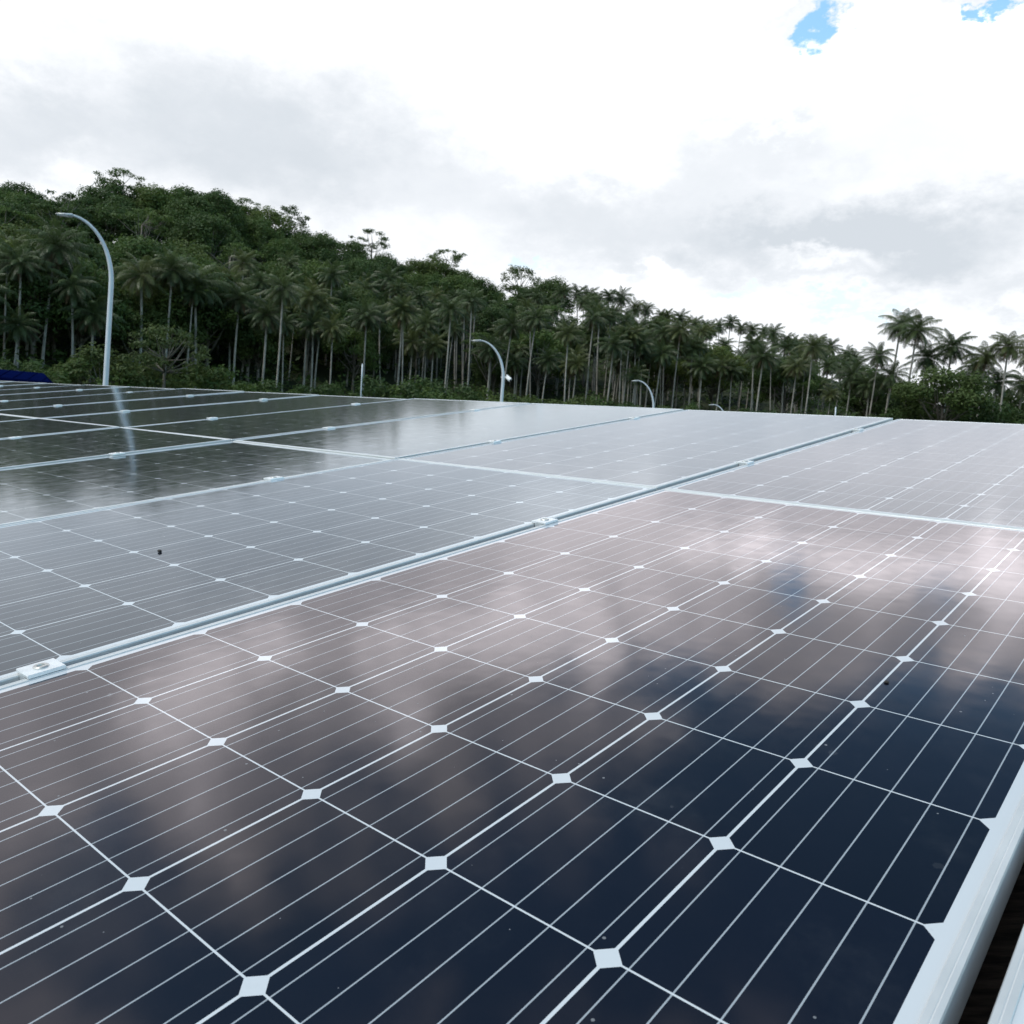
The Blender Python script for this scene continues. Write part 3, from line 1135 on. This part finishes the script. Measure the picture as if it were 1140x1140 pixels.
SPECIAL = {(62, 275): (4.0, "tall palm with slanting pale trunk left of the nearest street lamp"),
           (157, 306): (None, "palm with brown hanging fronds just past the nearest street lamp"),
           (217, 318): (-2.2, "broad crowned palm with long spreading fronds behind the pale forked shrub"),
           (661, 354): (2.0, "tall palm with thick pale trunk left of the third street lamp"),
           (850, 397): (3.0, "palm with bright pale trunk past the farthest street lamp"),
           (905, 386): (3.0, "tall palm with long pale trunk, last before the short pale pole"),
           (1003, 362): (5.5, "slanting tall palm standing clear against the sky near the channel end"),
           (1021, 367): (4.0, "tallest straight palm against the sky, left of the big dark bush"),
           (1060, 386): (2.0, "palm rising against the sky behind the big dark bush")}
count = {}
for px, py in FRONT:
    D = front(px) + prng.uniform(-4, 7)
    sc = prng.uniform(0.66, 0.9)
    if px > 980: sc = prng.uniform(0.88, 1.05)
    zone = [q for q in ZONES if q[0] <= px < q[1]][0]
    count[zone[0]] = count.get(zone[0], 0) + 1
    if (px, py) in SPECIAL:
        ln, lab = SPECIAL[(px, py)]
        if px == 217: sc = 1.1
        if px in (62, 157): sc = 0.97
        if px > 980: sc = 1.05
    else:
        ln = prng.uniform(-1.0, 4.5) if px > 500 else prng.uniform(-3, 3)
        a, b, z = zone
        if z is None:
            lab = "coconut palm of the front line standing beyond the photographed stretch"
        else:
            lab = f"front line coconut palm {z}, {ORD[count[a]-1]} from left"
    place_palm(px, py, D, sc, lab, 'front line of coconut palms', lean=ln)

# --- palms crowding behind the front line and over the lower right hill
def horizon_y(px):
    return 503 + px * 0.0577


n_back = 0
for i in range(2000):
    if n_back >= 212: break
    px = prng.uniform(-120, 985)
    w = float(np.interp(px, [-150, 250, 450, 560, 700, 950], [0.16, 0.25, 0.5, 0.8, 1.0, 1.0]))
    if prng.random() > w: continue
    D0, C0 = front(px), crest(px)
    t = prng.uniform(0.06, 0.8 if px > 540 else (0.5 if px > 260 else 0.3))
    dist = D0 + (C0 - D0) * t
    g = at(px, 460, dist)
    gz = ground_z(g.x, g.y)
    hh = prng.uniform(7.5, 15)
    tan = (gz + hh - 3.7) / dist
    py = horizon_y(px) - tan * FPX
    if py < sil(px) + 12: continue
    n_back += 1
    lab = ("coconut palm crowded on the lower hillside behind the front palm line" if px > 540 else
           "coconut palm half hidden under the broadleaf hill, behind the front palm line")
    place_palm(px, py, dist, prng.uniform(0.56, 0.86), lab,
               'palms crowding the lower hillside' if px > 540 else 'palms half hidden below the broadleaf hill')
# palms along the falling crest
for px in list(range(590, 960, 13)):
    p_ = px + prng.uniform(-4, 4)
    place_palm(p_, sil(p_) + prng.uniform(2, 11), crest(p_) - prng.uniform(0, 22), prng.uniform(0.62, 0.9),
               "coconut palm on the falling skyline of the hill, small dark crown against the sky", 'palms along the falling skyline')

# --- broadleaf trees: crest and hill
CREST_NAMED = [(125, 190, 'airy', "tall airy tree at the hilltop, standing highest on the skyline"),
               (312, 231, 'airy', "thin crowned airy tree on the skyline with sky showing through it"),
               (405, 257, 'airy', "flat topped airy tree on the skyline above the slim pale pole"),
               (488, 277, 'airy', "spreading flat crowned tree on the skyline, second airy one before the camera lamp"),
               (570, 301, 'sparse', "pale sparse tree on the skyline right above the camera lamp"),
               (262, 222, 'airy', "small flat crowned tree on the skyline left of the thin airy tree"),
               (22, 212, 'dark', "dense dark round tree on the skyline at the far left end"),
               (200, 211, 'round', "broad domed green tree on the hilltop right of the highest tree")]
for px, top, kind, lab in CREST_NAMED:
    place_tree(kind, px, crest(px) - 2, lab, 'trees named along the hill skyline', top=top - (2 if kind in ('airy', 'sparse') else 0), wide=1.0 if kind != 'round' else 1.5)
px = -250.0
while px < 600:
    place_tree(prng.choice(['round', 'dark', 'round', 'dark', 'round']), px, crest(px) - prng.uniform(-4, 6),
               "leafy green tree in the closed row along the hill skyline", 'trees along the hill skyline',
               top=sil(px) + prng.uniform(6, 14), wide=prng.uniform(0.9, 1.2))
    px += prng.uniform(22, 34)
px = -245.0
while px < 610:
    place_tree(prng.choice(['round', 'dark', 'round']), px, crest(px) - prng.uniform(8, 16),
               "leafy green tree in the closed row along the hill skyline", 'trees along the hill skyline',
               top=sil(px) + prng.uniform(14, 26), wide=prng.uniform(1.0, 1.3))
    px += prng.uniform(20, 28)
n_h = 0
for i in range(3000):
    if n_h >= 175: break
    px = prng.uniform(-230, 900)
    w = float(np.interp(px, [-250, 450, 600, 900], [1.0, 1.0, 0.45, 0.22]))
    if prng.random() > w: continue
    t = prng.uniform(0.12, 0.97)
    D0, C0 = front(px), crest(px)
    dist = D0 + (C0 - D0) * t
    if px > 620 and t > 0.6: continue
    n_h += 1
    place_tree(prng.choice(['round', 'round', 'dark', 'dark', 'airy' if t < 0.9 else 'round']), px, dist,
               "leafy broadleaf tree packed into the forested hillside below the skyline", 'broadleaf trees on the hillside',
               scale=prng.uniform(0.72, 1.05), wide=prng.uniform(0.95, 1.25))

# --- shrubs and small trees in front
BUSH = [(-60, 385, 2), (5, 395, 1), (50, 398, 0), (85, 394, 0), (112, 384, 2), (140, 396, 0), (212, 400, 1), (240, 405, 0), (280, 412, 1), (310, 415, 0), (345, 416, 1), (380, 418, 0),
        (425, 412, 1), (460, 408, 0), (490, 415, 1), (535, 420, 0), (585, 428, 1), (625, 432, 1), (650, 430, 0), (695, 436, 1), (745, 440, 1),
        (780, 440, 0), (830, 446, 1), (875, 448, 1), (925, 448, 0), (960, 450, 0), (990, 447, 1), (1095, 448, 1), (1130, 440, 1), (1170, 440, 0), (1230, 440, 1)]
nb = 0
for px, top, var in BUSH:
    nb += 1
    if 0 <= px <= 1140:
        if px == 112: lab = "pale green bushy shrub directly left of the nearest street lamp"
        else:
            seen = [b for b in BUSH if 0 <= b[0] <= 1140 and b[0] != 112 and b[0] <= px]
            n = len(seen)
            lm = [z for a, b, z in ZONES if a <= px < b][0]
            k = len([b for b in seen if [z for a, c, z in ZONES if a <= b[0] < c][0] == lm])
            lab = f"leafy shrub below the palms {lm}, {ORD[k-1]} from left"
    else:
        lab = "leafy green shrub beyond the photographed stretch of the palm line"
    place_tree('bush', px, front(px) - prng.uniform(3, 10), lab, 'shrubs at the feet of the palms', top=top + (9 if px > 240 else 3), var=var, wide=1.2, name='shrub', cat='shrub')
place_tree('sparse', 182, front(182) - 9, "small pale green tree with forked bare trunk right of the nearest street lamp", None, top=366, wide=1.0)
place_tree('round', 1048, front(1048) - 10, "big dark green bush among the rightmost palms", None, top=412, var=2, wide=1.25)
place_tree('dark', 1012, front(1012) - 2, "dark rounded tree filling between tall palms left of the big bush", None, top=436, wide=0.8)
place_tree('dark', 1085, front(1085) + 14, "dark rounded tree low behind the big dark bush", None, top=442, wide=1.0)
for q in range(12):
    place_tree('dark' if q % 2 else 'bush', 972 + q * 21, front(1000) + 16 + (q % 3) * 5,
               'low dark tree in the far thicket beneath the rightmost palms', 'far thicket beneath the rightmost palms', top=(430 if q < 2 else 447) - (q % 4) * 4, wide=1.3)
place_tree('dark', 965, front(965) + 14, "dark rounded tree behind the short pale pole", None, top=412, wide=1.2)

# --- low undergrowth between the trunks
def undergrowth():
    rng = np.random.default_rng(9)
    V, F, tone = [], [], []
    rr = random.Random(4)
    for i in range(5200):
        px = rr.uniform(-250, 1300)
        t = rr.random() ** 1.6
        dist = front(px) - 22 + t * (100 if px < 960 else 39)
        g = at(px, 460, dist)
        gz = ground_z(g.x, g.y)
        s0 = rr.uniform(0.6, 1.3)
        ct = rr.uniform(0.0, 0.6)
        for k in range(9):
            p = Vector((g.x + rr.gauss(0, s0), g.y + rr.gauss(0, s0), gz + abs(rr.gauss(0.6, 0.9)) * s0))
            n = Vector((rr.gauss(0, 0.6), rr.gauss(0, 0.6), 1)).normalized()
            a = n.orthogonal().normalized()
            a = Matrix.Rotation(rr.uniform(0, 6.28), 3, n) @ a
            b = n.cross(a)
            s = rr.uniform(0.25, 0.55)
            o = len(V)
            V += [p - a * s, p + b * s * 0.5, p + a * s, p - b * s * 0.5]
            F.append((o, o + 1, o + 2, o + 3))
            tone.append(max(0, min(1, ct + rr.uniform(-0.2, 0.2))))
    o = obj('undergrowth', leaf_mesh('undergrowth', V, F, tone), M['leaf_dark'])
    tag(o, 'tangled dark green undergrowth covering the ground between palm trunks', 'undergrowth', kind='stuff')


undergrowth()
